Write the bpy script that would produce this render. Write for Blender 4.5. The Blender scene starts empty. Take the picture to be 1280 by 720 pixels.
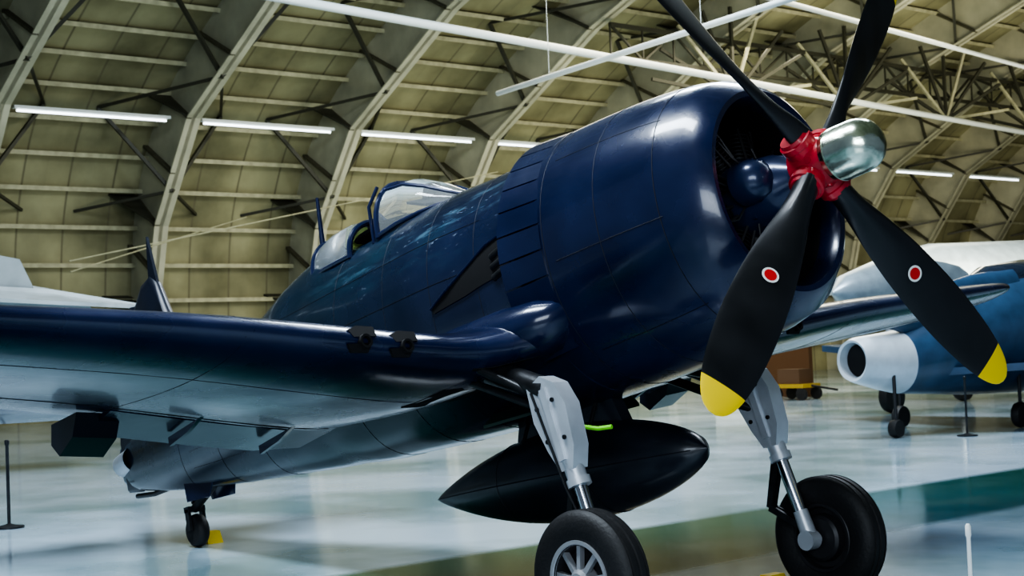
import bpy, bmesh, math, random
from mathutils import Vector, Matrix
random.seed(7)
sc=bpy.context.scene
COL=sc.collection

# ---------------------------------------------------------------- materials
def mat(name,col,rough=.5,metal=0.,coat=0.,var=0.,vscale=4.,bump=0.,bscale=30.,emis=None,estr=0.,spec=.5,rvar=0.):
    m=bpy.data.materials.new(name); m.use_nodes=True
    nt=m.node_tree; b=nt.nodes['Principled BSDF']
    b.inputs['Base Color'].default_value=(*col,1); b.inputs['Roughness'].default_value=rough
    b.inputs['Metallic'].default_value=metal; b.inputs['Coat Weight'].default_value=coat
    b.inputs['Coat Roughness'].default_value=.08
    b.inputs['Specular IOR Level'].default_value=spec
    if emis: 
        b.inputs['Emission Color'].default_value=(*emis,1); b.inputs['Emission Strength'].default_value=estr
    tc=nt.nodes.new('ShaderNodeTexCoord')
    if var>0 or rvar>0:
        n=nt.nodes.new('ShaderNodeTexNoise'); n.inputs['Scale'].default_value=vscale; n.inputs['Detail'].default_value=6
        nt.links.new(tc.outputs['Object'],n.inputs['Vector'])
        if var>0:
            r=nt.nodes.new('ShaderNodeMapRange'); r.inputs['From Min'].default_value=.3; r.inputs['From Max'].default_value=.7
            r.inputs['To Min'].default_value=1-var; r.inputs['To Max'].default_value=1+var
            nt.links.new(n.outputs['Fac'],r.inputs['Value'])
            v=nt.nodes.new('ShaderNodeVectorMath'); v.operation='SCALE'; v.inputs[0].default_value=col
            nt.links.new(r.outputs[0],v.inputs['Scale']); nt.links.new(v.outputs[0],b.inputs['Base Color'])
        if rvar>0:
            r2=nt.nodes.new('ShaderNodeMapRange'); r2.inputs['From Min'].default_value=.3; r2.inputs['From Max'].default_value=.7
            r2.inputs['To Min'].default_value=max(0,rough-rvar); r2.inputs['To Max'].default_value=rough+rvar
            nt.links.new(n.outputs['Fac'],r2.inputs['Value']); nt.links.new(r2.outputs[0],b.inputs['Roughness'])
    if bump>0:
        n2=nt.nodes.new('ShaderNodeTexNoise'); n2.inputs['Scale'].default_value=bscale; n2.inputs['Detail'].default_value=4
        nt.links.new(tc.outputs['Object'],n2.inputs['Vector'])
        bp=nt.nodes.new('ShaderNodeBump'); bp.inputs['Strength'].default_value=bump; bp.inputs['Distance'].default_value=.02
        nt.links.new(n2.outputs['Fac'],bp.inputs['Height']); nt.links.new(bp.outputs[0],b.inputs['Normal'])
    return m

def navy_mat(name,col,worn_sheen):
    m=mat(name,col,.25,0,.4,var=.28,vscale=1.6,bump=.2,bscale=3.5,rvar=.09)
    nt=m.node_tree; b=nt.nodes['Principled BSDF']
    src=b.inputs['Base Color'].links[0].from_socket
    tc=nt.nodes.new('ShaderNodeTexCoord')
    def noise(scale,sx,det,ro,lo,hi):
        mp=nt.nodes.new('ShaderNodeMapping'); mp.inputs['Scale'].default_value=sx
        n=nt.nodes.new('ShaderNodeTexNoise'); n.inputs['Scale'].default_value=scale; n.inputs['Detail'].default_value=det; n.inputs['Roughness'].default_value=ro
        nt.links.new(tc.outputs['Object'],mp.inputs[0]); nt.links.new(mp.outputs[0],n.inputs['Vector'])
        r=nt.nodes.new('ShaderNodeMapRange'); r.inputs['From Min'].default_value=lo; r.inputs['From Max'].default_value=hi
        nt.links.new(n.outputs['Fac'],r.inputs['Value']); return r.outputs[0]
    sx=nt.nodes.new('ShaderNodeSeparateXYZ'); nt.links.new(tc.outputs['Object'],sx.inputs[0])
    def rng(i,a,b_,lo=0,hi=1):
        q=nt.nodes.new('ShaderNodeMapRange'); q.inputs['From Min'].default_value=a; q.inputs['From Max'].default_value=b_
        q.inputs['To Min'].default_value=lo; q.inputs['To Max'].default_value=hi; nt.links.new(sx.outputs[i],q.inputs[0]); return q.outputs[0]
    def mul(p,q):
        k=nt.nodes.new('ShaderNodeMath'); k.operation='MULTIPLY'; nt.links.new(p,k.inputs[0])
        if isinstance(q,float): k.inputs[1].default_value=q
        else: nt.links.new(q,k.inputs[1])
        return k.outputs[0]
    def mixc(fac,a,colr):
        mx=nt.nodes.new('ShaderNodeMix'); mx.data_type='RGBA'
        nt.links.new(fac,mx.inputs[0]); nt.links.new(a,mx.inputs[6]); mx.inputs[7].default_value=colr; return mx.outputs[2]
    out=src
    if worn_sheen:
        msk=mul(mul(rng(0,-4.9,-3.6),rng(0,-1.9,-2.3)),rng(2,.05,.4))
        # long rubbed streaks (thinned paint), painted-in reflection band, then sparse bare flecks
        out=mixc(mul(mul(msk,noise(1.6,(.7,1,4),5,.6,.48,.64)),.45),out,(.025,.075,.115,1))
        sheen_band=mul(mul(msk,rng(2,.42,.50)),rng(2,.68,.60))  # mask for the reflection streak painted into the colour
        out=mixc(mul(mul(sheen_band,noise(3.0,(.6,1,6),8,.7,.50,.60)),.6),out,(.13,.24,.32,1))
        out=mixc(mul(msk,noise(2.6,(2.6,5,9),10,.8,.61,.645)),out,(.33,.39,.46,1))
        out=mixc(rng(0,-2.6,-4.5,0,.6),out,(.007,.024,.036,1))  # dark teal reflection mixed into the paint colour toward the tail
    else:
        out=mixc(mul(noise(5,(1,1,1),10,.8,.66,.70),.5),out,(.10,.13,.20,1))
    nt.links.new(out,b.inputs['Base Color'])
    return m
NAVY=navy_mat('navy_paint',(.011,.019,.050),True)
NAVYW=navy_mat('navy_wing_paint',(.011,.018,.055),False)
LINE=mat('panel_gap',(.005,.007,.014),.6)
BLACK=mat('prop_black',(.014,.015,.018),.36,coat=.15,var=.2,rvar=.06)
YEL=mat('tip_yellow',(.85,.62,.02),.45)
RED=mat('hub_red',(.42,.012,.025),.4,coat=.3,var=.25,vscale=9)
WHITE=mat('mark_white',(.75,.75,.72),.5)
REDM=mat('mark_red',(.55,.02,.02),.5)
CHROME=mat('dome_aluminium',(.66,.72,.60),.22,1.,var=.3,vscale=7,bump=.3,bscale=8)
SILV=mat('gear_silver',(.50,.53,.57),.35,.4,var=.15)
STEEL=mat('oleo_steel',(.6,.62,.65),.15,1.)
RUB=mat('tyre_rubber',(.014,.014,.015),.6,bump=.2,bscale=40,var=.2)
HUBG=mat('rim_grey',(.38,.39,.41),.35,.5)
HUBD=mat('rim_dark',(.03,.03,.033),.45,.3)
DARK=mat('dark_cavity',(.004,.004,.005),.8)
ENG=mat('engine_grey',(.03,.032,.035),.4,.5,var=.4,vscale=12)
CASE=mat('crankcase_bluegrey',(.02,.032,.08),.3,.2,coat=.4)
TANK=mat('tank_paint',(.012,.016,.025),.36,0,.25,var=.3,bump=.15,bscale=5)
GREENI=mat('zinc_green',(.12,.16,.04),.5,var=.3)
LIME=mat('lime_tape',(.25,.75,.05),.5)
OLIVE=mat('door_inner_green',(.02,.05,.035),.35,coat=.3)
def glass(name,col=(.9,.95,.95)):
    m=mat(name,col,.03); b=m.node_tree.nodes['Principled BSDF']; b.inputs['Transmission Weight'].default_value=.85; b.inputs['IOR'].default_value=1.3
    return m
GLASS=glass('canopy_glass')

# ---------------------------------------------------------------- mesh helpers
def finish(bm,name,mats,parent=None,smooth=True,angle=40):
    bmesh.ops.recalc_face_normals(bm,faces=bm.faces[:])
    me=bpy.data.meshes.new(name); bm.to_mesh(me); bm.free()
    if not isinstance(mats,(list,tuple)): mats=[mats]
    for m in mats: me.materials.append(m)
    ob=bpy.data.objects.new(name,me); COL.objects.link(ob)
    if smooth:
        for p in me.polygons: p.use_smooth=True
        try: me.set_sharp_from_angle(angle=math.radians(angle))
        except Exception: pass
    if parent: ob.parent=parent
    return ob
def empty(name,loc=(0,0,0),rot=(0,0,0)):
    e=bpy.data.objects.new(name,None); COL.objects.link(e); e.location=loc; e.rotation_euler=rot; e.empty_display_size=.3
    return e
def add_loft(bm,secs,closed=True,cap0=False,cap1=False,mi=0):
    rows=[[bm.verts.new(p) for p in s] for s in secs]
    n=len(secs[0])
    for a,b in zip(rows[:-1],rows[1:]):
        for i in range(n if closed else n-1):
            j=(i+1)%n
            try: f=bm.faces.new((a[i],a[j],b[j],b[i])); f.material_index=mi
            except Exception: pass
    if cap0: f=bm.faces.new(rows[0]); f.material_index=mi
    if cap1: f=bm.faces.new(rows[-1][::-1]); f.material_index=mi
def frame(d):
    d=Vector(d).normalized(); a=Vector((0,0,1)) if abs(d.z)<.9 else Vector((1,0,0))
    u=d.cross(a).normalized(); return u,d.cross(u).normalized()
def add_tube(bm,p1,p2,r1,r2=None,n=12,mi=0,caps=True):
    r2=r1 if r2 is None else r2
    p1=Vector(p1);p2=Vector(p2); u,v=frame(p2-p1)
    s=[[p+r*(math.cos(2*math.pi*i/n)*u+math.sin(2*math.pi*i/n)*v) for i in range(n)] for p,r in((p1,r1),(p2,r2))]
    add_loft(bm,s,True,caps,caps,mi)
def add_path(bm,pts,r,n=8,mi=0):
    pts=[Vector(p) for p in pts]; secs=[]
    u,v=frame(pts[1]-pts[0])
    for k,p in enumerate(pts):
        t=(pts[min(k+1,len(pts)-1)]-pts[max(k-1,0)]).normalized()
        u=(u-t*u.dot(t)).normalized(); v=t.cross(u)
        secs.append([p+r*(math.cos(2*math.pi*i/n)*u+math.sin(2*math.pi*i/n)*v) for i in range(n)])
    add_loft(bm,secs,True,True,True,mi)
def add_lathe(bm,o,axis,prof,n=40,mi=0,cap0=False,cap1=False):
    o=Vector(o);d=Vector(axis).normalized();u,v=frame(d)
    secs=[[o+d*a+r*(math.cos(2*math.pi*i/n)*u+math.sin(2*math.pi*i/n)*v) for i in range(n)] for a,r in prof]
    add_loft(bm,secs,True,cap0,cap1,mi)
def add_box(bm,p1,p2,w,h,mi=0,up=(0,0,1)):
    p1=Vector(p1);p2=Vector(p2);d=(p2-p1).normalized(); up=Vector(up)
    if abs(d.dot(up))>.95: up=Vector((1,0,0))
    s=d.cross(up).normalized(); t=s.cross(d)
    secs=[[p+s*w/2*a+t*h/2*b for a,b in((-1,-1),(1,-1),(1,1),(-1,1))] for p in(p1,p2)]
    add_loft(bm,secs,True,True,True,mi)
def add_prism(bm,pts,off,mi=0):
    off=Vector(off); a=[Vector(p) for p in pts]; b=[p+off for p in a]
    add_loft(bm,[a,b],True,True,True,mi)
def interp(tab,x):
    if x<=tab[0][0]: return tab[0][1:]
    if x>=tab[-1][0]: return tab[-1][1:]
    for k in range(len(tab)-1):
        if tab[k][0]<=x<=tab[k+1][0]:
            t=(x-tab[k][0])/(tab[k+1][0]-tab[k][0])
            out=[]
            for c in range(1,len(tab[0])):
                p0=tab[max(k-1,0)][c];p1=tab[k][c];p2=tab[k+1][c];p3=tab[min(k+2,len(tab)-1)][c]
                h0=tab[k+1][0]-tab[max(k-1,0)][0]; h1=tab[min(k+2,len(tab)-1)][0]-tab[k][0]; h=tab[k+1][0]-tab[k][0]
                m0=(p2-p0)/h0*h; m1=(p3-p1)/h1*h
                out.append((2*t**3-3*t*t+1)*p1+(t**3-2*t*t+t)*m0+(-2*t**3+3*t*t)*p2+(t**3-t*t)*m1)
            return out

# ================================================================ FIGHTER PLANE
TAU=.227; HUB=2.735
plane=empty('fighter_plane',(0,0,HUB),(0,-TAU,0))
def B(x,y,z):  # world -> body
    z-=HUB; return Vector((x*math.cos(TAU)+z*math.sin(TAU),y,-x*math.sin(TAU)+z*math.cos(TAU)))

# fuselage table: x, top, bottom, halfwidth
FT=[(-8.95,.16,-.20,.03),(-8.6,.22,-.33,.09),(-7.6,.36,-.50,.21),(-6.6,.52,-.62,.32),(-5.75,.70,-.71,.42),(-5.2,.86,-.77,.47),(-4.85,.95,-.80,.50),
    (-4.62,.97,-.83,.53),(-4.42,.86,-.85,.55),(-4.2,.84,-.86,.57),(-3.6,.84,-.90,.61),(-2.9,.83,-.93,.66),(-2.3,.79,-.94,.69),(-1.80,.78,-.93,.71)]
NF=64
def sect(x,top,bot,hw,n=NF,e=2.25):
    zc=(min(top,.84)+bot)/2;h=(min(top,.84)-bot)/2;ex=max(0,top-.84);out=[]
    for i in range(n):
        a=2*math.pi*i/n;c,s=math.cos(a),math.sin(a)
        z=zc+h*math.copysign(abs(s)**(2/e),s)
        if ex>0 and s>0: z+=ex*max(0,1-abs(c)/.75)**.6 if abs(c)<.75 else 0
        out.append(Vector((x,hw*math.copysign(abs(c)**(2/e),c),z)))
    return out
bm=bmesh.new()
xs=[-8.95+i*(7.15/90) for i in range(91)]
secs=[sect(x,*interp(FT,x)) for x in xs]
add_loft(bm,secs,True,True,True)
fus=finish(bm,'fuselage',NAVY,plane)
# cowling
CT=[(-1.92,.80,-.93,.735),(-1.70,.83,-.93,.755),(-1.3,.815,-.915,.755),(-.9,.78,-.89,.745),(-.6,.735,-.855,.72),(-.42,.685,-.81,.675)]
bm=bmesh.new()
secs=[]
for x in [-1.92,-1.85]: secs.append(sect(x,.78,-.92,.72,e=2.1))
for i in range(20):
    x=-1.92+i*1.5/19; secs.append(sect(x,*interp(CT,x),e=2.1))
for x,rr in [(-.36,.645),(-.31,.61),(-.285,.575),(-.29,.54),(-.33,.515),(-.42,.505),(-.62,.51),(-.9,.53)]:
    secs.append(sect(x,rr-.0,-rr-.11,rr,e=2.0))
add_loft(bm,secs,True,False,False)
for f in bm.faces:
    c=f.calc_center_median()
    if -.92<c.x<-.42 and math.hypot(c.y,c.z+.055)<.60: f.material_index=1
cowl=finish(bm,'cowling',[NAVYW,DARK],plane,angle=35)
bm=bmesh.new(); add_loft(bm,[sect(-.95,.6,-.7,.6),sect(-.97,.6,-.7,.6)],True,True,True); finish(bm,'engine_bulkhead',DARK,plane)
# cowl flaps
bm=bmesh.new()
for k in range(26):
    a0=math.radians(-52+k*11); a1=a0+math.radians(10.2)
    if a0>math.radians(222): break
    r0=[];r1=[]
    for a in (a0,(a0+a1)/2,a1):
        c,s=math.cos(a),math.sin(a)
        r0.append((-1.60,.765*c,-.05+.885*s)); r1.append((-1.96,.81*c,-.05+.925*s))
    inner0=[(p[0],p[1]*.985,-.05+(p[2]+.05)*.985) for p in r0]; inner1=[(p[0],p[1]*.975,-.05+(p[2]+.05)*.975) for p in r1]
    rows=[r0,r1,inner1,inner0]
    vs=[[bm.verts.new(p) for p in r] for r in rows]
    for q in range(4):
        a,b=vs[q],vs[(q+1)%4]
        for i in range(2): bm.faces.new((a[i],a[i+1],b[i+1],b[i]))
    for i in (0,2): bm.faces.new([v[i] for v in vs])
finish(bm,'cowl_flaps',NAVYW,plane,angle=30)
# panel lines
def surf(x,a,e=2.25,grow=.003,tab=FT):
    top,bot,hw=interp(tab,x); top=min(top,.84) if tab is FT else top
    zc=(top+bot)/2;h=(top-bot)/2;c,s=math.cos(a),math.sin(a)
    return Vector((x,(hw+grow)*math.copysign(abs(c)**(2/e),c),zc+(h+grow)*math.copysign(abs(s)**(2/e),s)))
bm=bmesh.new()
for x in (-2.35,-2.9,-3.5,-4.2,-5.8,-6.6,-7.4):
    add_path(bm,[surf(x,2*math.pi*i/60,grow=0) for i in range(61)],.0025,6)
for x in (-.62,-1.1,-1.58):
    add_path(bm,[surf(x,2*math.pi*i/60,2.1,0,CT) for i in range(61)],.0028,6)
for a in (150,172,195,215):
    A=math.radians(a)
    add_path(bm,[surf(-2.3-i*.1,A,grow=0) for i in range(50)],.002,6)
for a in (140,185,228):
    A=math.radians(a)
    add_path(bm,[surf(-.6-i*.1,A,2.1,0,CT) for i in range(10)],.0025,6)
finish(bm,'panel_lines',LINE,plane)
# exhaust recess + stacks both sides
bm=bmesh.new()
for sgn in (-1,1):
    def S(x,z,o=.008):
        top,bot,hw=interp(FT,x); top=min(top,.84); zc=(top+bot)/2;h=(top-bot)/2
        t=min(.999,abs((z-zc)/h)); y=hw*(1-t**2.25)**(1/2.25)
        return Vector((x,sgn*(y+o),z))
    secs=[]
    for x,z0,z1 in [(-1.97,.21,-.05),(-2.1,.20,-.05),(-2.3,.14,-.06),(-2.5,.07,-.08),(-2.7,.0,-.09),(-2.88,-.06,-.10)]:
        secs.append([S(x,z0+(z1-z0)*q/5) for q in range(6)])
    add_loft(bm,secs,False,mi=0)
    for k in range(3):
        add_path(bm,[S(-1.99,.13-.07*k,-.02),S(-2.08,.11-.07*k,-.005),S(-2.16,.09-.07*k,0)],.026,10,1)
    add_path(bm,[S(-1.98,.22,.01),S(-2.2,.19,.012),S(-2.7,.01,.012),S(-2.9,-.06,.008)],.010,8,2)
finish(bm,'exhaust_stacks',[DARK,ENG,NAVYW],plane)

# engine
bm=bmesh.new()
for row,(x0,off) in enumerate(((-.58,0),(-.80,.349/2))):
    for k in range(9):
        a=2*math.pi*k/9+off*2
        d=Vector((0,math.cos(a),math.sin(a))); o=Vector((x0,0,-.055))
        add_tube(bm,o+d*.18,o+d*.33,.055,.06,14,0)
        for q in range(8): add_tube(bm,o+d*(.24+q*.026),o+d*(.25+q*.026),.088,.088,18,0)
        add_tube(bm,o+d*.45,o+d*.50,.085,.05,14,0)
        s=Vector((0,-math.sin(a),math.cos(a)))
        for e in(-1,1): add_tube(bm,o+d*.2+s*.03*e+Vector((.1,0,0)),o+d*.47+s*.055*e+Vector((.06,0,0)),.010,.010,8,1)
        add_path(bm,[o+d*.2+Vector((.16,0,0)),o+d*.3+s*.05+Vector((.15,0,0)),o+d*.42+s*.02+Vector((.1,0,0))],.007,6,1)
finish(bm,'engine_cylinders',[ENG,HUBD],plane)
bm=bmesh.new()
add_lathe(bm,(-.9,0,-.03),(1,0,0),[(0,.2),(.3,.24),(.42,.24),(.48,.21),(.62,.19),(.70,.155),(.76,.11),(.80,.10),(.88,.10)],40,0,True,True)
add_lathe(bm,(-.40,-.20,.0),(1,0,0),[(0,.13),(.10,.13),(.17,.10),(.20,.05),(.205,0)],28,0,True,False)
for k in range(14):
    a=2*math.pi*k/14; add_tube(bm,(-.43,.205*math.cos(a),-.03+.205*math.sin(a)),(-.40,.205*math.cos(a),-.03+.205*math.sin(a)),.014,.014,6,0)
finish(bm,'crankcase',CASE,plane)

# propeller
prop=empty('propeller'); prop.parent=plane
bm=bmesh.new()
add_lathe(bm,(-.12,0,0),(1,0,0),[(0,.10),(.02,.14),(.1,.155),(.18,.15),(.22,.135),(.27,.12)],36,0,True,True)
PHI=-2.338
for k in range(4):
    a=PHI+k*math.pi/2; d=Vector((0,math.cos(a),math.sin(a)))
    add_lathe(bm,(0,0,0),d,[(.08,.10),(.16,.096),(.165,.104),(.20,.104),(.205,.092),(.225,.084)],24,0,True,True)
    a2=a+math.pi/4; dd=Vector((0,math.cos(a2),math.sin(a2)))
    add_tube(bm,Vector((.06,0,0))+dd*.10,Vector((.06,0,0))+dd*.155,.022,.02,10,0)
finish(bm,'propeller_hub',RED,prop)
bm=bmesh.new()
add_lathe(bm,(.12,0,0),(1,0,0),[(0,.125),(.015,.150),(.05,.160),(.055,.152),(.06,.160),(.20,.158),(.25,.148),(.29,.125),(.32,.09),(.335,.05),(.34,.0)],40,0,True,False)
finish(bm,'propeller_dome',CHROME,prop,angle=25)
CH=[(.19,.150,.145),(.30,.150,.125),(.42,.175,.09),(.6,.235,.06),(.85,.305,.042),(1.1,.345,.034),(1.35,.355,.028),(1.6,.325,.022),(1.75,.275,.018),(1.85,.21,.014),(1.91,.13,.010),(1.933,.05,.006)]
BT=[(.19,38),(.6,34),(1.0,26),(1.5,20),(1.933,16)]
for k in range(4):
    a=PHI+k*math.pi/2
    er=Vector((0,math.cos(a),math.sin(a))); xh=Vector((1,0,0)); v=xh.cross(er)
    bm=bmesh.new(); secs=[]; rs=[.19+i*(1.75-.19)/24 for i in range(25)]+[1.78,1.81,1.84,1.87,1.895,1.915,1.927,1.933]
    N=20
    for r in rs:
        c,t=interp(CH,r); b=math.radians(interp(BT,r)[0])
        le=math.cos(b)*v+math.sin(b)*xh; nn=math.cos(b)*xh-math.sin(b)*v
        row=[]
        for i in range(N):
            q=2*math.pi*i/N
            x=.5*math.cos(q); camb=(1-4*x*x)*.25*t
            th=.5*t*math.sin(q)*(1 if r<.4 else (.75+.5*x+.2))
            row.append(er*r+le*(c*x)+nn*(th+camb))
        secs.append(row)
    add_loft(bm,secs,True,True,True)
    for f in bm.faces:
        if f.calc_center_median().length>1.745: f.material_index=1
    bl=finish(bm,'propeller_blade_%d'%(k+1),[BLACK,YEL],prop,angle=60)
    if k>1: continue
    r=.95; c,t=interp(CH,r); b=math.radians(interp(BT,r)[0]); le=math.cos(b)*v+math.sin(b)*xh; nn=math.cos(b)*xh-math.sin(b)*v
    bm=bmesh.new()
    for rad,o,mi in((.050,.0015,0),(.037,.003,1)):
        cpt=er*r+nn*(t*.5*1.0+t*.25+o)
        vs=[bm.verts.new(cpt+rad*(math.cos(2*math.pi*i/28)*le+math.sin(2*math.pi*i/28)*er)) for i in range(28)]
        f=bm.faces.new(vs); f.material_index=mi
    finish(bm,'blade_mark_%d'%(k+1),[WHITE,REDM],prop,smooth=False)

# ------------------------------------------------ wings
def airfoil(n=24):
    pts=[]
    for i in range(n+1):
        x=.5*(1+math.cos(math.pi*i/n)); y=5*(.2969*math.sqrt(x)-.126*x-.3516*x*x+.2843*x**3-.1036*x**4); pts.append((x,y*1.05))
    for i in range(1,n):
        x=.5*(1-math.cos(math.pi*i/n)); y=-5*(.2969*math.sqrt(x)-.126*x-.3516*x*x+.2843*x**3-.1036*x**4); pts.append((x,y*.8))
    return pts
AF=airfoil()
WT=[(.45,-1.62,-.50,2.95,.165),(.70,-1.68,-.53,2.87,.165),(.95,-1.84,-.575,2.67,.16),(1.3,-1.93,-.565,2.52,.155),(2.0,-1.93,-.485,2.40,.15),(3.0,-1.93,-.375,2.15,.145),(4.2,-1.96,-.28,1.85,.135),(5.1,-2.02,-.20,1.6,.12),(5.36,-2.12,-.175,1.35,.11),(5.47,-2.35,-.16,.95,.09)]
def wsec(y,s):
    xl,zl,c,t=interp(WT,y)
    return [Vector((xl-c*px,s*y,zl+c*t*py)) for px,py in AF]
for s,nm in((-1,'wing_right'),(1,'wing_left')):
    bm=bmesh.new()
    ys=[.45,.55,.65,.75,.85,.95,1.1,1.3,1.6,2,2.4,2.8,3.2,3.6,4,4.4,4.8,5.1,5.25,5.36,5.43,5.47]
    add_loft(bm,[wsec(y,s) for y in ys],True,True,True)
    finish(bm,nm,NAVYW,plane,angle=50)
def wpt(y,s,px,upper,off=.002):
    xl,zl,c,t=interp(WT,y)
    th=5*(.2969*math.sqrt(px)-.126*px-.3516*px*px+.2843*px**3-.1036*px**4)
    z=zl+c*t*(th*1.05 if upper else -th*.8)+(off if upper else -off)
    return Vector((xl-c*px,s*y,z))
bm=bmesh.new()
for s in(-1,1):
    for up in (False,True):
        for y in (2.75,4.5): add_path(bm,[wpt(y,s,.01+i*.04,up,0) for i in range(24)],.002,6)
        add_path(bm,[wpt(1.0+i*.2,s,.30,up,0) for i in range(21)],.0018,6)
        add_path(bm,[wpt(1.0+i*.2,s,.76,up,0) for i in range(21)],.004,6)
finish(bm,'wing_panel_lines',LINE,plane)
bm=bmesh.new()
for s in(-1,1):
    secs=[]
    for y in (.85,1.3,1.8,2.3,2.72):
        p=wpt(y,s,.80,False,.005); q=wpt(y,s,.995,False,0)
        q=q+Vector((.02,0,-.12)); up=Vector((0,0,.035))
        secs.append([p,q,q+Vector((-.005,0,.012)),p+up])
    add_loft(bm,secs,True,True,True)
    a=wpt(2.58,s,.86,False,0)+Vector((0,0,-.05))
    add_prism(bm,[a+Vector((.02,0,.05)),a+Vector((-.08,0,-.09)),a+Vector((-.30,0,-.17)),a+Vector((-.40,0,-.08)),a+Vector((-.36,0,.05))],(0,s*.30,.03),1)
    for yy in(1.35,2.1):
        a=wpt(yy,s,.72,False,0)
        add_prism(bm,[a,a+Vector((-.2,0,-.06)),a+Vector((-.46,0,-.10)),a+Vector((-.46,0,-.04))],(0,s*.03,0))
finish(bm,'wing_flaps',[NAVYW,mat('flap_end_dark',(.012,.016,.03),.3,coat=.4)],plane,angle=30)
# gun ports
bm=bmesh.new()
for s in(-1,1):
    for y in (1.68,1.98):
        p=wpt(y,s,.0,False,0)
        add_lathe(bm,p+Vector((-.15,0,-.01)),(1,0,0),[(0,.06),(.13,.05),(.155,.042),(.175,.042),(.175,.028),(.1,.026)],18,0,True,True)
        add_prism(bm,[p+Vector((.004,-.07,.02)),p+Vector((.004,.09,.02)),p+Vector((-.03,.10,.085)),p+Vector((-.03,-.02,.095)),p+Vector((-.02,-.09,.07))],(-.02,0,0),0)
        add_prism(bm,[p+Vector((.006,-.12,-.02)),p+Vector((.006,.05,-.02)),p+Vector((-.02,.03,-.07)),p+Vector((-.02,-.09,-.065))],(-.02,0,0),0)
finish(bm,'gun_muzzles',DARK,plane)
bm=bmesh.new()
for s in(-1,1):
    secs=[]
    for x,ry,rz,zz in [(-1.58,.04,.05,-.42),(-1.64,.16,.11,-.45),(-1.76,.24,.17,-.47),(-2.1,.28,.20,-.47),(-2.6,.26,.20,-.46),(-3.2,.18,.16,-.47),(-3.9,.10,.10,-.5)]:
        secs.append([Vector((x,s*(.66+ry*math.cos(2*math.pi*i/24)),zz+rz*math.sin(2*math.pi*i/24))) for i in range(24)])
    add_loft(bm,secs,True,True,True)
finish(bm,'wing_fillets',NAVYW,plane)

# ------------------------------------------------ tail
bm=bmesh.new()
def slab(bm,outline,t,mi=0):
    cx=sum(p[0] for p in outline)/len(outline); cz=sum(p[1] for p in outline)/len(outline)
    rings=[]
    for o,sh in((-t/2,.88),(-t/2*.55,.97),(0,1.0),(t/2*.55,.97),(t/2,.88)):
        rings.append([Vector((cx+(x-cx)*sh,o,cz+(z-cz)*sh)) for x,z in outline])
    add_loft(bm,rings,True,True,True,mi)
slab(bm,[(-6.9,.42),(-7.4,.85),(-7.62,1.25),(-7.74,1.55),(-7.86,1.64),(-8.04,1.60),(-8.22,1.44),(-8.22,.1),(-8.0,.1)],.11)
slab(bm,[(-8.24,.0),(-8.24,1.44),(-8.36,1.46),(-8.58,1.34),(-8.74,1.0),(-8.84,.45),(-8.92,.15),(-8.90,-.30),(-8.60,-.34),(-8.3,-.25)],.08)
add_prism(bm,[(-7.72,-.015,1.4),(-7.90,-.015,1.6),(-7.84,-.008,2.03)],(0,.03,0))
finish(bm,'tail_fin_and_rudder',mat('tail_dark_navy',(.008,.012,.024),.4,var=.2),plane)
for s,nm in((-1,'tailplane_right'),(1,'tailplane_left')):
    bm=bmesh.new()
    secs=[]
    for y,xl,c in((.1,-7.35,1.25),(1.0,-7.55,1.05),(1.9,-7.75,.8),(2.25,-7.88,.62),(2.36,-8.0,.4)):
        secs.append([Vector((xl-c*px,s*y,.42+c*.1*py)) for px,py in AF])
    add_loft(bm,secs,True,True,True); finish(bm,nm,NAVYW,plane)
# tail wheel
bm=bmesh.new()
tw=B(-7.29,0,.155)
add_lathe(bm,tw+Vector((0,-.055,0)),(0,1,0),[(0,.075),(0,.125),(.02,.148),(.055,.155),(.09,.148),(.11,.125),(.11,.075)],32,0,True,True)
add_lathe(bm,tw+Vector((0,-.05,0)),(0,1,0),[(0,.07),(.1,.07)],20,1,True,True)
add_box(bm,tw+Vector((0,-.075,0)),tw+Vector((.0,-.075,.2)),.03,.06,2); add_box(bm,tw+Vector((0,.075,0)),tw+Vector((.0,.075,.2)),.03,.06,2)
add_box(bm,tw+Vector((0,-.09,.2)),tw+Vector((0,.09,.2)),.08,.05,2)
top=Vector((-7.25,0,-.5)); add_tube(bm,tw+Vector((0,0,.2)),top,.04,.05,12,2)
add_tube(bm,tw+Vector((0,0,.25)),Vector((-7.7,0,-.45)),.022,.022,10,2)
add_prism(bm,[(-7.05,-.12,-.46),(-7.6,-.12,-.44),(-7.55,-.14,-.62),(-7.15,-.14,-.64)],(0,.015,0),3)
add_prism(bm,[(-7.05,.10,-.46),(-7.6,.10,-.44),(-7.55,.12,-.62),(-7.15,.12,-.64)],(0,.015,0),3)
add_path(bm,[(-7.9,0,-.40),(-8.4,0,-.40),(-8.75,0,-.36)],.025,8,2)
add_lathe(bm,(-8.95,0,-.02),(-1,0,-.1),[(-.25,.13),(0,.12),(.05,.09),(.06,0)],20,4,False,False)
finish(bm,'tail_wheel',[RUB,HUBG,ENG,NAVYW,SILV],plane)

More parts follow.
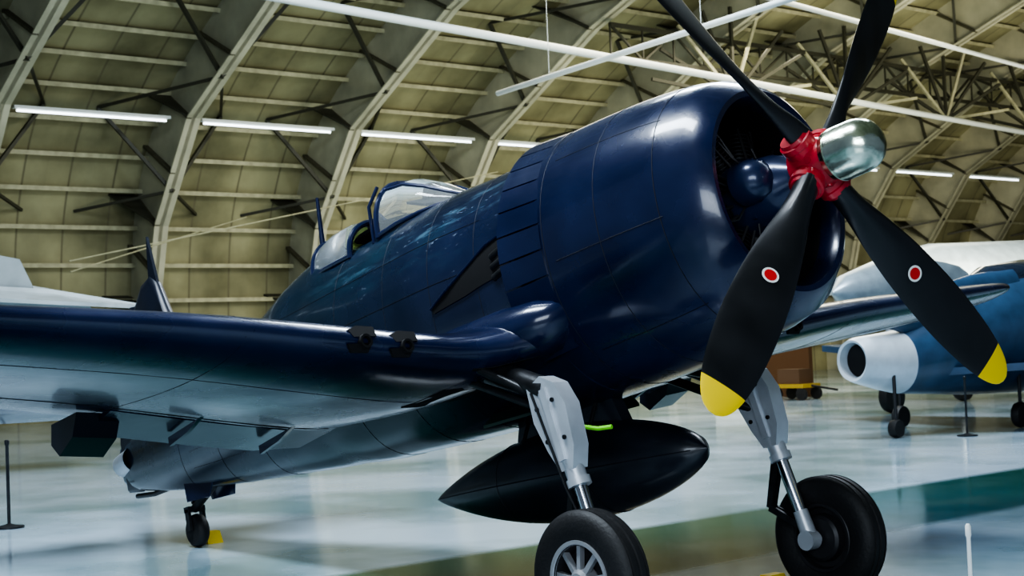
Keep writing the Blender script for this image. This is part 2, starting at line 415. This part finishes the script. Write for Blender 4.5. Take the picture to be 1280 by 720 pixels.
# ------------------------------------------------ canopy / cockpit
bm=bmesh.new()
def arch(x,w,zb,zt,n=16,lean=0):
    out=[]
    for i in range(n+1):
        a=math.pi*i/n; c,s_=math.cos(a),abs(math.sin(a))
        out.append(Vector((x+lean*s_,w*math.copysign(abs(c)**.8,c),zb+(zt-zb)*s_**.85)))
    return out
WS=[arch(-3.02,.10,.80,.84),arch(-3.15,.20,.80,.92),arch(-3.32,.27,.79,1.03),arch(-3.52,.33,.77,1.13),arch(-3.72,.36,.74,1.16)]
add_loft(bm,WS,False); finish(bm,'windscreen_glass',GLASS,plane)
bm=bmesh.new()
add_path(bm,arch(-3.73,.365,.72,1.165),.024,8); add_path(bm,arch(-3.02,.11,.80,.85),.018,8)
for i in (5,11): add_path(bm,[w[i] for w in WS],.018,8)
for i in (0,16): add_path(bm,[w[i] for w in WS],.018,8)
CN=[(-4.12,.36,.98),(-4.3,.365,1.03),(-4.5,.36,1.03),(-4.7,.32,1.0)]
CA=[arch(x,w,.70,z) for x,w,z in CN]
add_path(bm,arch(-4.12,.365,.68,.985),.024,8); add_path(bm,arch(-4.70,.325,.68,1.0),.022,8)
for i in (0,16): add_path(bm,[c[i] for c in CA],.018,8)
finish(bm,'canopy_frame',NAVYW,plane)
bm=bmesh.new(); add_loft(bm,CA,False); finish(bm,'canopy_glass',GLASS,plane)
bm=bmesh.new()
add_loft(bm,[[Vector((-3.95+.42*math.cos(2*math.pi*j/28),.30*math.sin(2*math.pi*j/28),.852)) for j in range(28)],[Vector((-3.95+.40*math.cos(2*math.pi*j/28),.28*math.sin(2*math.pi*j/28),.835)) for j in range(28)]],True,False,True,0)
add_prism(bm,[(-4.22,-.26,.75),(-4.22,.26,.75),(-4.27,.22,.96),(-4.28,.12,.99),(-4.28,-.12,.99),(-4.27,-.22,.96)],(-.02,0,0),1)
add_box(bm,(-4.18,-.08,.93),(-4.18,.08,.93),.07,.10,2)
add_prism(bm,[(-3.3,-.2,.83),(-3.3,.2,.83),(-3.5,.2,.90),(-3.5,-.2,.90)],(0,0,.02),2)
add_box(bm,(-3.45,0,.9),(-3.45,0,1.0),.08,.06,2)
finish(bm,'cockpit_interior',[DARK,GREENI,DARK],plane)
bm=bmesh.new()
add_tube(bm,(-4.98,0,.80),(-4.93,0,1.45),.028,.014,10); 
finish(bm,'antenna_mast',NAVYW,plane)
bm=bmesh.new(); add_path(bm,[(-3.80,-.36,.70),(-3.78,-.365,.98),(-3.72,-.30,1.12)],.014,8); finish(bm,'windscreen_post',NAVYW,plane)

# ------------------------------------------------ landing gear
def wheel(bm,c,s,R=.405):
    w=.11
    prof=[(-.085,.22),(-.10,.25),(-w,.30),(-w,.34),(-.098,.375),(-.078,.397),(-.062,R),(-.058,R-.012),(-.05,R-.012),(-.046,R),(-.012,R),(-.008,R-.01),(.008,R-.01),(.012,R),(.046,R),(.05,R-.012),(.058,R-.012),(.062,R),(.078,.397),(.098,.375),(w,.34),(w,.30),(.10,.25),(.085,.22)]
    add_lathe(bm,c,(0,1,0),prof,64,0)
    for sd in(-1,1):
        out=(sd==s)
        ax=(0,sd,0)
        if out:
            add_lathe(bm,c,ax,[(.085,.235),(.098,.228),(.094,.208),(.05,.195),(.02,.185),(.02,.09)],48,7)
            add_lathe(bm,c,ax,[(.080,.24),(.102,.236),(.102,.214),(.085,.205)],48,1)
            add_lathe(bm,c,ax,[(.02,.085),(.07,.075),(.095,.07),(.11,.05),(.11,0)],32,1)
            for k in range(9):
                a=2*math.pi*k/9; d=Vector((math.cos(a),0,math.sin(a)))
                p=c+Vector((0,sd*.06,0))
                add_box(bm,p+d*.06+Vector((0,sd*.015,0)),p+d*.215,.034,.03,1)
        else:
            add_lathe(bm,c,ax,[(.085,.235),(.095,.225),(.09,.205),(.05,.195),(.05,.16),(.10,.15),(.115,.13),(.115,0)],48,7)
GEARM=[RUB,HUBG,SILV,STEEL,ENG,NAVYW,OLIVE,HUBD]
for s,nm in((-1,'main_gear_right'),(1,'main_gear_left')):
    bm=bmesh.new()
    wb=B(-.878,s*1.10,.405)
    wheel(bm,Vector((0,0,0)),s)
    for v_ in bm.verts: v_.co=v_.co+wb
    yk=.93
    low=B(-.90,s*(yk),.40); mid=B(-1.12,s*yk,.93); up=B(-1.36,s*.93,1.48)
    tp=B(-1.98,s*.86,1.60)
    add_tube(bm,low,wb+Vector((0,s*.06,0)),.045,.04,14,2)
    add_lathe(bm,low+Vector((0,-s*.03,0)),(0,s,0),[(-.03,.03),(-.03,.065),(.06,.065),(.08,.05)],20,2,True,True)
    add_tube(bm,low,mid+(mid-low)*.1,.044,.042,18,3)
    add_tube(bm,low+(mid-low)*-.02,low+(mid-low)*.35,.056,.050,18,2)
    add_tube(bm,mid,up,.060,.074,18,2)
    add_tube(bm,up,tp,.075,.085,18,4)
    add_tube(bm,mid-(up-mid)*.03,mid+(up-mid)*.05,.074,.074,18,2)
    d=(up-mid).normalized(); f=Vector((1,0,.2)).normalized()
    def G(a,b): return mid+d*a+f*b
    L=(up-mid).length
    q_=Vector((0,-.06,0))
    add_prism(bm,[G(.08,.05)+q_,G(.20,.12)+q_,G(L*.75,.16)+q_,G(L*1.0,.12)+q_,G(L*1.14,.02)+q_,G(L*1.10,-.12)+q_,G(L*.75,-.15)+q_,G(.25,-.11)+q_,G(.10,-.06)+q_],(0,.12,0),2)
    for sd in(-1,1):
        add_box(bm,G(.15,.0)+Vector((0,sd*.062,0)),G(L*1.0,.02)+Vector((0,sd*.062,0)),.05,.03,2,up=(0,1,0))
        for t_,o_ in((.45,.07),(.85,.07),(.85,-.08),(.5,-.08)):
            add_tube(bm,G(L*t_,o_)+Vector((0,sd*.055,0)),G(L*t_,o_)+Vector((0,sd*.072,0)),.014,n=8,mi=4)
    b0=low+(mid-low)*.15; c0=(low+mid)/2+Vector((-.22,0,-.02)); d0=mid+d*.05
    for e in(-.03,.03):
        add_box(bm,b0+Vector((0,e,0)),c0+Vector((0,e*.6,0)),.02,.045,4); add_box(bm,d0+Vector((0,e,0)),c0+Vector((0,e*.6,0)),.02,.045,4)
    k0=B(-2.1,s*.55,1.58)
    add_tube(bm,G(L*.55,0),k0,.032,.032,12,4)
    add_tube(bm,G(L*.8,-.05),B(-2.3,s*.98,1.60),.026,.026,12,4)
    add_tube(bm,G(L*1.0,-.1),B(-1.95,s*1.08,1.66),.03,.03,12,4)
    add_path(bm,[up+Vector((-.06,s*.09,0)),mid+Vector((-.06,s*.06,0)),low+Vector((-.05,s*.0,.1))],.009,6,4)
    add_prism(bm,[B(-1.95,s*.25,1.50),B(-2.6,s*.25,1.34),B(-2.5,s*.50,1.22),B(-2.0,s*.50,1.32)],(0,0,-.02),6)
    finish(bm,nm,GEARM,plane,angle=35)
bm=bmesh.new()
for s in(-1,1):
    secs=[]
    for y in (.5,.8,1.0,1.12):
        p=wpt(y,s,.05,False,.004);q=wpt(y,s,.36,False,.004);m_=wpt(y,s,.2,False,.004)
        secs.append([p,m_,q,q+Vector((0,0,.03)),p+Vector((0,0,.03))])
    add_loft(bm,secs,True,True,True)
finish(bm,'wheel_wells',DARK,plane)

# ------------------------------------------------ drop tank
bm=bmesh.new()
p0=Vector((-1.28,0,-1.41)); p1=Vector((-4.05,0,-1.24)); ax=p1-p0; L=ax.length
prof=[]
for i in range(41):
    t=i/40
    if t<.42: r=.325*math.sin(math.pi*t/.42/2)**.55
    else: r=.325*max(0,math.cos(math.pi/2*(t-.42)/.58))**.85
    prof.append((t*L,max(r,.0005)))
add_lathe(bm,p0,ax,prof,48,0)
add_prism(bm,[(-1.9,-.05,-1.15),(-3.0,-.05,-1.08),(-2.9,-.05,-.85),(-2.0,-.05,-.85)],(0,.10,0),0)
for x in (-2.1,-2.8):
    for e in(-1,1): add_tube(bm,(x,e*.03,-.85),(x,e*.2,-1.13),.014,.014,8,1)
tank=finish(bm,'drop_tank',[TANK,ENG],plane)
bm=bmesh.new()
add_path(bm,[p0+ax*(i/40)+Vector((0,-prof[i][1]*1.0,0)) for i in range(1,40)],.004,6)
for i_ in(12,25):
    r=prof[i_][1]; o=p0+ax*(i_/40)
    add_path(bm,[o+Vector((0,r*math.cos(2*math.pi*i/40),r*math.sin(2*math.pi*i/40))) for i in range(41)],.004,6)
finish(bm,'tank_seams',LINE,plane)
bm=bmesh.new()
g=B(-1.42,-.70,1.20)
add_path(bm,[g+Vector((-.25,.0,.03)),g,g+Vector((.10,.03,.02)),g+Vector((.18,.06,-.01)),g+Vector((.27,.09,-.02))],.014,8)
finish(bm,'safety_pin_strap',LIME,plane)

def chock(name,x,y,ang=0):
    bm=bmesh.new()
    add_prism(bm,[(-.10,-.08,0),(.10,-.08,0),(.04,-.08,.11),(-.04,-.08,.11)],(0,.16,0))
    o=finish(bm,name,YEL,None,smooth=False); o.location=(x,y,0); o.rotation_euler=(0,0,ang); return o
chock('wheel_chock',-7.48,.24); chock('wheel_chock.001',-1.40,1.12)

# ================================================================ HANGAR
def floor_mat():
    m=mat('floor_epoxy',(.5,.6,.62),.12); nt=m.node_tree; b=nt.nodes['Principled BSDF']
    tc=nt.nodes.new('ShaderNodeTexCoord'); n=nt.nodes.new('ShaderNodeTexNoise'); n.inputs['Scale'].default_value=.28; n.inputs['Detail'].default_value=5
    nt.links.new(tc.outputs['Object'],n.inputs['Vector'])
    cr=nt.nodes.new('ShaderNodeValToRGB'); cr.color_ramp.elements[0].position=.40; cr.color_ramp.elements[0].color=(.17,.26,.29,1)
    cr.color_ramp.elements[1].position=.56; cr.color_ramp.elements[1].color=(.40,.49,.57,1)
    nt.links.new(n.outputs['Fac'],cr.inputs[0])
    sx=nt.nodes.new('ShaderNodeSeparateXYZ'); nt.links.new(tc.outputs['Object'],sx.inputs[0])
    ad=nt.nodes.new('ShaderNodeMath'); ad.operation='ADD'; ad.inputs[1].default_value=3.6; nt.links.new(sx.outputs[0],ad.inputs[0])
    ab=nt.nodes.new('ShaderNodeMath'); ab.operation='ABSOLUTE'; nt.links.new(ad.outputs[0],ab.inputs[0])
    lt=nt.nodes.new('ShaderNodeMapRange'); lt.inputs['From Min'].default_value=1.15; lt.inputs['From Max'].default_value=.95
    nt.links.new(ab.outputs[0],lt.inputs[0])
    mx=nt.nodes.new('ShaderNodeMix'); mx.data_type='RGBA'; nt.links.new(lt.outputs[0],mx.inputs[0]); nt.links.new(cr.outputs[0],mx.inputs[6]); mx.inputs[7].default_value=(.008,.070,.052,1)  # plane's dark reflection painted into the floor colour as a green band
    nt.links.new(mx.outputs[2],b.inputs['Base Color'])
    n2=nt.nodes.new('ShaderNodeTexNoise'); n2.inputs['Scale'].default_value=1.3; n2.inputs['Detail'].default_value=6; nt.links.new(tc.outputs['Object'],n2.inputs['Vector'])
    r=nt.nodes.new('ShaderNodeMapRange'); r.inputs['To Min'].default_value=.04; r.inputs['To Max'].default_value=.2; nt.links.new(n2.outputs['Fac'],r.inputs[0]); nt.links.new(r.outputs[0],b.inputs['Roughness'])
    return m
bm=bmesh.new()
vs=[bm.verts.new(p) for p in((-38,-45,0),(45,-45,0),(45,85,0),(-38,85,0))]; bm.faces.new(vs)
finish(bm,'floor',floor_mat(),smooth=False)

def skin_mat():
    m=mat('roof_insulation',(.30,.28,.17),.7); nt=m.node_tree; b=nt.nodes['Principled BSDF']
    tc=nt.nodes.new('ShaderNodeTexCoord'); sx=nt.nodes.new('ShaderNodeSeparateXYZ'); nt.links.new(tc.outputs['Object'],sx.inputs[0])
    mm=nt.nodes.new('ShaderNodeMath'); mm.operation='PINGPONG'; mm.inputs[1].default_value=.7; nt.links.new(sx.outputs[1],mm.inputs[0])
    r=nt.nodes.new('ShaderNodeMapRange'); r.inputs['From Min'].default_value=0; r.inputs['From Max'].default_value=.05; nt.links.new(mm.outputs[0],r.inputs[0])
    n=nt.nodes.new('ShaderNodeTexNoise'); n.inputs['Scale'].default_value=.5; n.inputs['Detail'].default_value=7; nt.links.new(tc.outputs['Object'],n.inputs['Vector'])
    cr=nt.nodes.new('ShaderNodeValToRGB'); cr.color_ramp.elements[0].position=.3; cr.color_ramp.elements[0].color=(.15,.145,.08,1); cr.color_ramp.elements[1].position=.65; cr.color_ramp.elements[1].color=(.34,.33,.20,1)
    nt.links.new(n.outputs['Fac'],cr.inputs[0])
    mx=nt.nodes.new('ShaderNodeMix'); mx.data_type='RGBA'; nt.links.new(r.outputs[0],mx.inputs[0]); mx.inputs[6].default_value=(.14,.13,.08,1); nt.links.new(cr.outputs[0],mx.inputs[7])
    nt.links.new(mx.outputs[2],b.inputs['Base Color'])
    bp=nt.nodes.new('ShaderNodeBump'); bp.inputs['Strength'].default_value=.4; bp.inputs['Distance'].default_value=.12
    nt.links.new(mm.outputs[0],bp.inputs['Height']); nt.links.new(bp.outputs[0],b.inputs['Normal'])
    return m
SKIN=skin_mat()
RIB=mat('rib_paint',(.46,.45,.34),.5,var=.2,vscale=1)
RIBD=mat('rib_inner',(.09,.085,.055),.6,var=.2)
PURL=mat('purlin_paint',(.20,.19,.12),.5,var=.2)
PURF=mat('purlin_flange',(.38,.37,.25),.5,var=.2)
TRUSS=mat('truss_paint',(.05,.05,.035),.5)
PIPE=mat('pipe_white',(.62,.67,.67),.35)
TUBE=mat('fluorescent_tube',(.9,.95,1),.4,emis=(.9,.97,1.),estr=2.2)
OUT=[(-37.2,0),(-37.2,3.6),(-36.6,6.6),(-34.6,9.4),(-30,12.2),(-24,14.6),(-16,16.6),(-8,17.4),(0,17.4),(8,16.4),(16,13.8)]
INN=[(-36.3,0),(-36.0,3),(-35.3,5.6),(-33.2,8.5),(-28.3,11.3),(-22.5,13.5),(-15.2,15.4),(-7.8,16.4),(0,16.4),(7.6,15.4),(15.6,12.9)]
def dens(P,k=6,lin=False):
    out=[]
    for i in range(len(P)-1):
        p0=P[max(i-1,0)];p1=P[i];p2=P[i+1];p3=P[min(i+2,len(P)-1)]
        for j in range(k):
            t=j/k
            if lin: out.append(tuple(p1[c]*(1-t)+p2[c]*t for c in(0,1)))
            else: out.append(tuple(.5*((2*p1[c])+(-p0[c]+p2[c])*t+(2*p0[c]-5*p1[c]+4*p2[c]-p3[c])*t*t+(-p0[c]+3*p1[c]-3*p2[c]+p3[c])*t**3) for c in(0,1)))
    out.append(P[-1]); return out
OD=dens(OUT);ID=dens(INN,lin=True)
Y0,Y1=-20,82
bm=bmesh.new()
add_loft(bm,[[Vector((x,Y0,z)) for x,z in OD],[Vector((x,Y1,z)) for x,z in OD]],False)
finish(bm,'ceiling',SKIN,angle=60)
bm=bmesh.new()
vs=[bm.verts.new((x,Y1,z)) for x,z in OD]+[bm.verts.new((16,Y1,0))]; bm.faces.new(vs)
finish(bm,'wall_back',SKIN,smooth=False)
ribys=[14.9+5.6*k for k in range(-5,12)]
bm=bmesh.new()
for y in ribys:
    a=[Vector((x,y-.06,z)) for x,z in OD]; b=[Vector((x,y-.06,z)) for x,z in ID]
    for i in range(len(a)-1):
        q=[a[i],a[i+1],b[i+1],b[i]]
        add_prism(bm,q,(0,.12,0),0)
        add_prism(bm,[b[i]+Vector((0,-.16,0)),b[i+1]+Vector((0,-.16,0)),b[i+1]+Vector((0,.30,0)),b[i]+Vector((0,.30,0))],((a[i]-b[i]).normalized()*.05),0)
    for i in range(3,len(a)-1,3):
        add_box(bm,a[i]+Vector((0,-.08,0)),b[i]+Vector((0,-.08,0)),.08,.16,1,up=(0,1,0))
    for i in range(6,36,6):
        for e in(-1,1):
            add_prism(bm,[b[i]+Vector((0,e*.1,0)),a[i]+Vector((0,e*.1,0)),a[i]+Vector((0,e*.95,0))],(b[i+1]-b[i]).normalized()*.06,3)
    for i in range(14,48,6):
        bb=ID[i]; aa=OD[i+3]; a0=OD[i-3]
        for e in (-1,1):
            add_box(bm,(bb[0],y,bb[1]),(aa[0],y+e*2.0,aa[1]),.10,.10,3)
            add_box(bm,(bb[0],y,bb[1]),(a0[0],y+e*2.0,a0[1]),.08,.08,3)
acc=0; last=OD[0]
for p in dens(OUT,24):
    acc+=math.hypot(p[0]-last[0],p[1]-last[1]); last=p
    if acc>1.05:
        acc=0; x,z=p
        d=Vector((-8-x,0,6-z)).normalized(); c=Vector((x,0,z))+d*.13
        add_box(bm,(c.x,Y0,c.z),(c.x,Y1,c.z),.07,.26,2,up=d)
        add_box(bm,(c.x+d.x*.13,Y0,c.z+d.z*.13),(c.x+d.x*.13,Y1,c.z+d.z*.13),.13,.03,4,up=d)
def lattice(x,z,h,y0,y1,step=1.4,mi=3):
    add_box(bm,(x,y0,z),(x,y1,z),.12,.12,mi); add_box(bm,(x,y0,z+h),(x,y1,z+h),.12,.12,mi)
    y=y0;k=0
    while y+step<=y1:
        add_box(bm,(x,y,z if k%2 else z+h),(x,y+step,z+h if k%2 else z),.07,.07,mi); add_box(bm,(x,y,z),(x,y,z+h),.05,.05,mi)
        y+=step;k+=1
lattice(-27.5,10.3,1.0,26,80); lattice(-18,11.2,1.3,24,80,1.8)
for y in (31,37,43,49,55,62):
    c=Vector((-27,y,9.4))
    for k in range(9):
        a=math.pi*(.05+.9*k/8); e=c+Vector((2.2*math.cos(a)*.4,2.9*math.cos(a),2.9*math.sin(a)))
        add_box(bm,c,e,.10,.10,3 if k%3 else 4)
finish(bm,'roof_trusses',[RIB,RIBD,PURL,TRUSS,PURF],smooth=False)
bm=bmesh.new()
add_tube(bm,(-20.6,4,9.1),(-28.9,66,9.1),.10,n=14); finish(bm,'overhead_pipe',PIPE)
bm=bmesh.new()
add_tube(bm,(-17,8,10.2),(-25.5,66,10.2),.07,n=12); finish(bm,'overhead_pipe.001',PIPE)
bm=bmesh.new()
add_tube(bm,(-24.5,18.8,8.2),(-6,15.2,8.2),.07,n=12); 
for x in(-22,-16,-10): add_tube(bm,(x,18.8-(x+24.5)*.195,8.2),(x,18.8-(x+24.5)*.195,14),.008,n=6)
finish(bm,'cross_pipe',PIPE)
bm=bmesh.new()
for y in ribys[:-1]:
    for (x,z) in ((-33.7,8.45),):
        add_box(bm,(x,y+.5,z+.09),(x,y+5.1,z+.09),.20,.08,0); add_tube(bm,(x,y+.6,z),(x,y+5.0,z),.035,n=10,mi=1)
finish(bm,'fluorescent_lights',[PIPE,TUBE],smooth=True)
bm=bmesh.new()
add_tube(bm,(-30,9.5,4.2),(-33,26,7.4),.02,n=6); add_tube(bm,(-31,10,4.0),(-34,17,5.8),.02,n=6)
finish(bm,'guy_wires',PURF)

# ================================================================ BACKGROUND AIRCRAFT
LG=mat('pale_grey_paint',(.40,.44,.45),.35,var=.2,vscale=1.5,coat=.2)
BL=mat('blue_grey_paint',(.03,.065,.12),.28,coat=.4,var=.2)
WHT=mat('white_alu',(.50,.55,.60),.3,.2,var=.1)
TRP=mat('transport_skin',(.30,.36,.40),.3,.3,var=.15)
def rnd(o,d,tab,up=(0,0,1),n=36):
    d=Vector(d).normalized(); s=d.cross(Vector(up)).normalized(); u=s.cross(d)
    return [[Vector(o)+d*t+u*zc+s*(w*math.cos(2*math.pi*i/n))+u*(h*math.sin(2*math.pi*i/n)) for i in range(n)] for t,w,h,zc in tab]
jet=empty('jet_aircraft')
O=Vector((-9.6,13.15,0)); D=Vector((.15,1,0))
bm=bmesh.new()
add_loft(bm,rnd(O,D,[(.25,.26,.26,1.26),(.02,.29,.29,1.26),(0,.33,.33,1.26),(.1,.36,.37,1.26),(.6,.44,.46,1.22),(1.0,.50,.52,1.2)]),True,False,False)
finish(bm,'jet_pipe',WHT,jet)
bm=bmesh.new(); add_loft(bm,rnd(O,D,[(.16,.262,.262,1.26),(.26,.2,.2,1.26)]),True,True,True); finish(bm,'jet_pipe_hole',DARK,jet)
bm=bmesh.new()
add_loft(bm,rnd(O,D,[(.98,.50,.52,1.2),(1.7,.64,.68,1.32),(2.6,.82,.92,1.5),(4,.90,1.04,1.6),(6,.82,1.0,1.6),(7.6,.55,.65,1.45),(8.6,.25,.3,1.35),(8.9,.02,.02,1.33)]),True,True,True)
add_loft(bm,rnd(O+Vector((.2,0,0)),D,[(.2,.05,.05,1.9),(1.2,.12,.35,1.95),(2.6,.2,.5,2.1),(3.6,.25,.5,2.2)]),True,True,True)
finish(bm,'jet_fuselage',BL,jet)
bm=bmesh.new(); add_loft(bm,rnd(O,D,[(2.6,.1,.1,2.35),(3.2,.32,.30,2.45),(4.2,.38,.36,2.5),(5.2,.33,.3,2.4),(6.2,.1,.1,2.2)]),True,True,True); finish(bm,'jet_canopy',mat('dark_glass',(.02,.03,.05),.08,coat=1),jet)
bm=bmesh.new()
def WP(a,b,z): 
    s=Vector((1,-.15,0)); return O+D*a+s*b+Vector((0,0,z))
add_prism(bm,[WP(1.6,.5,.95),WP(5.0,.6,.95),WP(4.4,2.4,1.05),WP(3.0,2.4,1.05)],(0,0,.12))
add_prism(bm,[WP(2.6,-.6,1.1),WP(5.0,-.6,1.1),WP(4.4,-4.2,1.35),WP(3.4,-4.2,1.35)],(0,0,.12))
finish(bm,'jet_wings',BL,jet,smooth=False)
bm=bmesh.new()
for a,b,r in((.55,.35,.15),(2.4,-1.3,.2),(3.2,.6,.22),(6.5,0,.2)):
    c=WP(a,b,r); add_lathe(bm,c+Vector((-.07,0,0)),(1,0,0),[(0,r*.6),(0,r*.9),(.07,r),(.14,r*.9),(.14,r*.6)],24,0,True,True)
    add_tube(bm,c,c+Vector((.0,0,.85)),.03,n=10,mi=1)
finish(bm,'jet_landing_gear',[RUB,HUBD],jet)
tr=empty('transport_aircraft')
O=Vector((-13.6,18.0,0)); D=Vector((.10,1,0))
bm=bmesh.new()
add_loft(bm,rnd(O,D,[(0,.03,.03,2.5),(.3,.3,.3,2.55),(1.5,.60,.60,2.6),(3,.80,.80,2.7),(12,.95,.95,2.8),(18,.7,.8,3.1),(22,.2,.3,3.4)]),True,True,True)
finish(bm,'transport_fuselage',TRP,tr)
bm=bmesh.new()
add_prism(bm,[O+D*4+Vector((.7,0,2.4)),O+D*7+Vector((.7,0,2.4)),O+D*6.6+Vector((9,0,2.8)),O+D*5.2+Vector((9,0,2.8))],(0,0,.2))
add_prism(bm,[O+D*4+Vector((-.7,0,2.4)),O+D*7+Vector((-.7,0,2.4)),O+D*6.6+Vector((-8,0,2.8)),O+D*5.2+Vector((-8,0,2.8))],(0,0,.2))
finish(bm,'transport_wings',TRP,tr,smooth=False)
bm=bmesh.new()
for a,b in((1.6,0),(6,1.6),(6,-1.6)):
    c=O+D*a+Vector((b,0,.35)); add_lathe(bm,c+Vector((-.1,0,0)),(1,0,0),[(0,.2),(0,.32),(.1,.35),(.2,.32),(.2,.2)],24,0,True,True); add_tube(bm,c,c+Vector((0,0,2.0)),.07,n=10,mi=1)
finish(bm,'transport_landing_gear',[RUB,SILV],tr)
lj=empty('grey_jet')
bm=bmesh.new()
O=Vector((-18.7,5.3,0)); D=Vector((-.25,-1,0))
add_loft(bm,rnd(O,D,[(0,.4,.35,1.6),(.6,.6,.55,1.6),(3,1.1,.75,1.65),(7,1.1,.8,1.65),(10,.6,.6,1.6),(12.5,.05,.05,1.5)]),True,True,True)
add_loft(bm,rnd(O,D,[(.5,.05,.06,2.45),(.9,.30,.30,2.48),(1.4,.5,.48,2.52),(2.4,.7,.64,2.55),(5,.8,.66,2.5),(8,.3,.3,2.0)]),True,True,True)
finish(bm,'grey_jet_fuselage',LG,lj)
bm=bmesh.new()
def LP(a,b,z): return O+D*a+Vector((1,-.25,0))*b+Vector((0,0,z))
add_prism(bm,[LP(1.5,.3,2.6),LP(4.6,.3,2.8),LP(4.2,.5,3.62),LP(2.6,.52,3.60),LP(1.9,.5,3.45)],(.10,0,0))
add_prism(bm,[LP(1.9,-.5,2.6),LP(4.9,-.5,2.8),LP(4.4,-.8,3.70),LP(3.0,-.85,3.70)],(.08,0,0))
add_prism(bm,[LP(-.2,.6,2.58),LP(1.4,.5,2.90),LP(3.4,.6,3.05),LP(3.4,2.6,2.75),LP(1.0,2.0,2.6)],(0,0,.06))
add_prism(bm,[LP(.6,1.0,2.1),LP(3.4,1.0,2.1),LP(3.4,1.0,2.8),LP(1.0,1.0,2.7)],(.15,0,0))
add_prism(bm,[LP(3.0,.9,1.9),LP(8,.9,1.9),LP(4.6,4.5,1.85),LP(3.6,4.5,1.85)],(0,0,.12))
add_prism(bm,[LP(3.0,-.9,1.9),LP(8,-.9,1.9),LP(4.6,-4.5,1.85),LP(3.6,-4.5,1.85)],(0,0,.12))
finish(bm,'grey_jet_wings_and_tails',LG,lj,smooth=False)
bm=bmesh.new()
for a,b in((4.2,1.1),(4.2,-1.1),(10,0)):
    c=LP(a,b,.3); add_lathe(bm,c+Vector((-.1,0,0)),(1,0,0),[(0,.18),(0,.27),(.1,.3),(.2,.27),(.2,.18)],24,0,True,True); add_tube(bm,c,c+Vector((0,0,1.1)),.06,n=10,mi=1)
finish(bm,'grey_jet_landing_gear',[RUB,SILV],lj)

# ================================================================ FLOOR ITEMS
def stanchion(name,x,y,h,m,r=.018):
    bm=bmesh.new()
    add_lathe(bm,(0,0,0),(0,0,1),[(0,.16),(.02,.16),(.035,.06),(.05,r),(h-.06,r),(h-.05,r*1.4),(h-.01,r*1.4),(h,r*.8),(h,.0)],24,0,True,False)
    o=finish(bm,name,m); o.location=(x,y,0); return o
stanchion('barrier_post',-10.7,-.36,.95,ENG); stanchion('barrier_post.001',1.71,-1.27,.9,WHITE,.009)
stanchion('barrier_post.002',-8.3,14.3,.95,ENG)
bm=bmesh.new()
add_box(bm,(-22,26,0.0),(-22,26,1.6),3.0,.15,0,up=(0,1,0)); add_box(bm,(-21.8,24.4,.0),(-21.8,24.4,1.0),1.2,.3,1,up=(0,1,0))
finish(bm,'display_partition',[mat('partition_brown',(.12,.06,.03),.6),mat('partition_white',(.5,.48,.4),.6)],smooth=False)
bm=bmesh.new()
add_box(bm,(-20.4,24.6,.36),(-19.4,24.6,.36),.7,.10,0); add_box(bm,(-20.3,24.6,.60),(-19.6,24.6,.60),.5,.38,2)
for x in(-20.3,-19.5):
    for y in(24.3,24.9): add_lathe(bm,(x,y-.04,.16),(0,1,0),[(0,.08),(0,.16),(.08,.16),(.08,.08)],16,1,True,True); add_tube(bm,(x,y,.16),(x,y,.4),.03,n=6,mi=1)
add_tube(bm,(-19.4,24.6,.36),(-18.6,24.6,.25),.03,n=8,mi=1)
finish(bm,'tow_cart',[mat('cart_ochre',(.35,.24,.03),.5),RUB,mat('crate_brown',(.10,.055,.03),.6)],smooth=False)

# ================================================================ LIGHTS
def area(name,loc,target,sx,sy,power,col):
    l=bpy.data.lights.new(name,'AREA'); l.shape='RECTANGLE'; l.size=sx; l.size_y=sy; l.energy=power; l.color=col
    o=bpy.data.objects.new(name,l); COL.objects.link(o); o.location=loc
    o.rotation_euler=(Vector(target)-Vector(loc)).to_track_quat('-Z','Y').to_euler(); return o
WARM=(1,.93,.72); COOL=(.80,.90,1)
area('hangar_lamp_a',(-5,-4,13),(-5,-2,0),9,2,2200,COOL)
area('hangar_lamp_b',(-10,12,14),(-10,12,0),12,4,3000,COOL)
area('hangar_lamp_c',(-22,26,11),(-22,26,0),10,16,1600,WARM)
area('door_daylight',(13,-16,7),(-3,0,1.5),14,6,1700,COOL)
area('added_wall_wash_a',(-14,18,3),(-34,28,9),14,3,650,WARM)  # unseen floating lamp, added to brighten wall and ceiling
area('added_wall_wash_b',(-14,38,3),(-30,46,11),22,4,1900,WARM)  # second added lamp without a fixture, lifts the farther ceiling
w=bpy.data.worlds.new('World'); sc.world=w; w.use_nodes=True
w.node_tree.nodes['Background'].inputs[0].default_value=(.55,.68,.85,1); w.node_tree.nodes['Background'].inputs[1].default_value=.17

# ================================================================ CAMERA
cd=bpy.data.cameras.new('camera'); cam=bpy.data.objects.new('camera',cd); COL.objects.link(cam)
yaw,pitch,roll,F=2.424,.035,-.041,1938.7
f=Vector((math.cos(yaw)*math.cos(pitch),math.sin(yaw)*math.cos(pitch),math.sin(pitch)))
r=Vector((math.sin(yaw),-math.cos(yaw),0)); u=r.cross(f)
c_,s_=math.cos(roll),math.sin(roll); R_=r*c_+u*s_; U_=u*c_-r*s_
M=Matrix((R_,U_,-f)).transposed().to_4x4(); M.translation=Vector((5.577,-7.241,1.777)); cam.matrix_world=M
cd.sensor_width=36; cd.lens=F*36/1280; cd.clip_end=300
cd.dof.use_dof=True; cd.dof.focus_distance=9.3; cd.dof.aperture_fstop=5.0
sc.camera=cam
sc.view_settings.view_transform='AgX'; sc.view_settings.look='AgX - High Contrast'; sc.view_settings.exposure=0.42
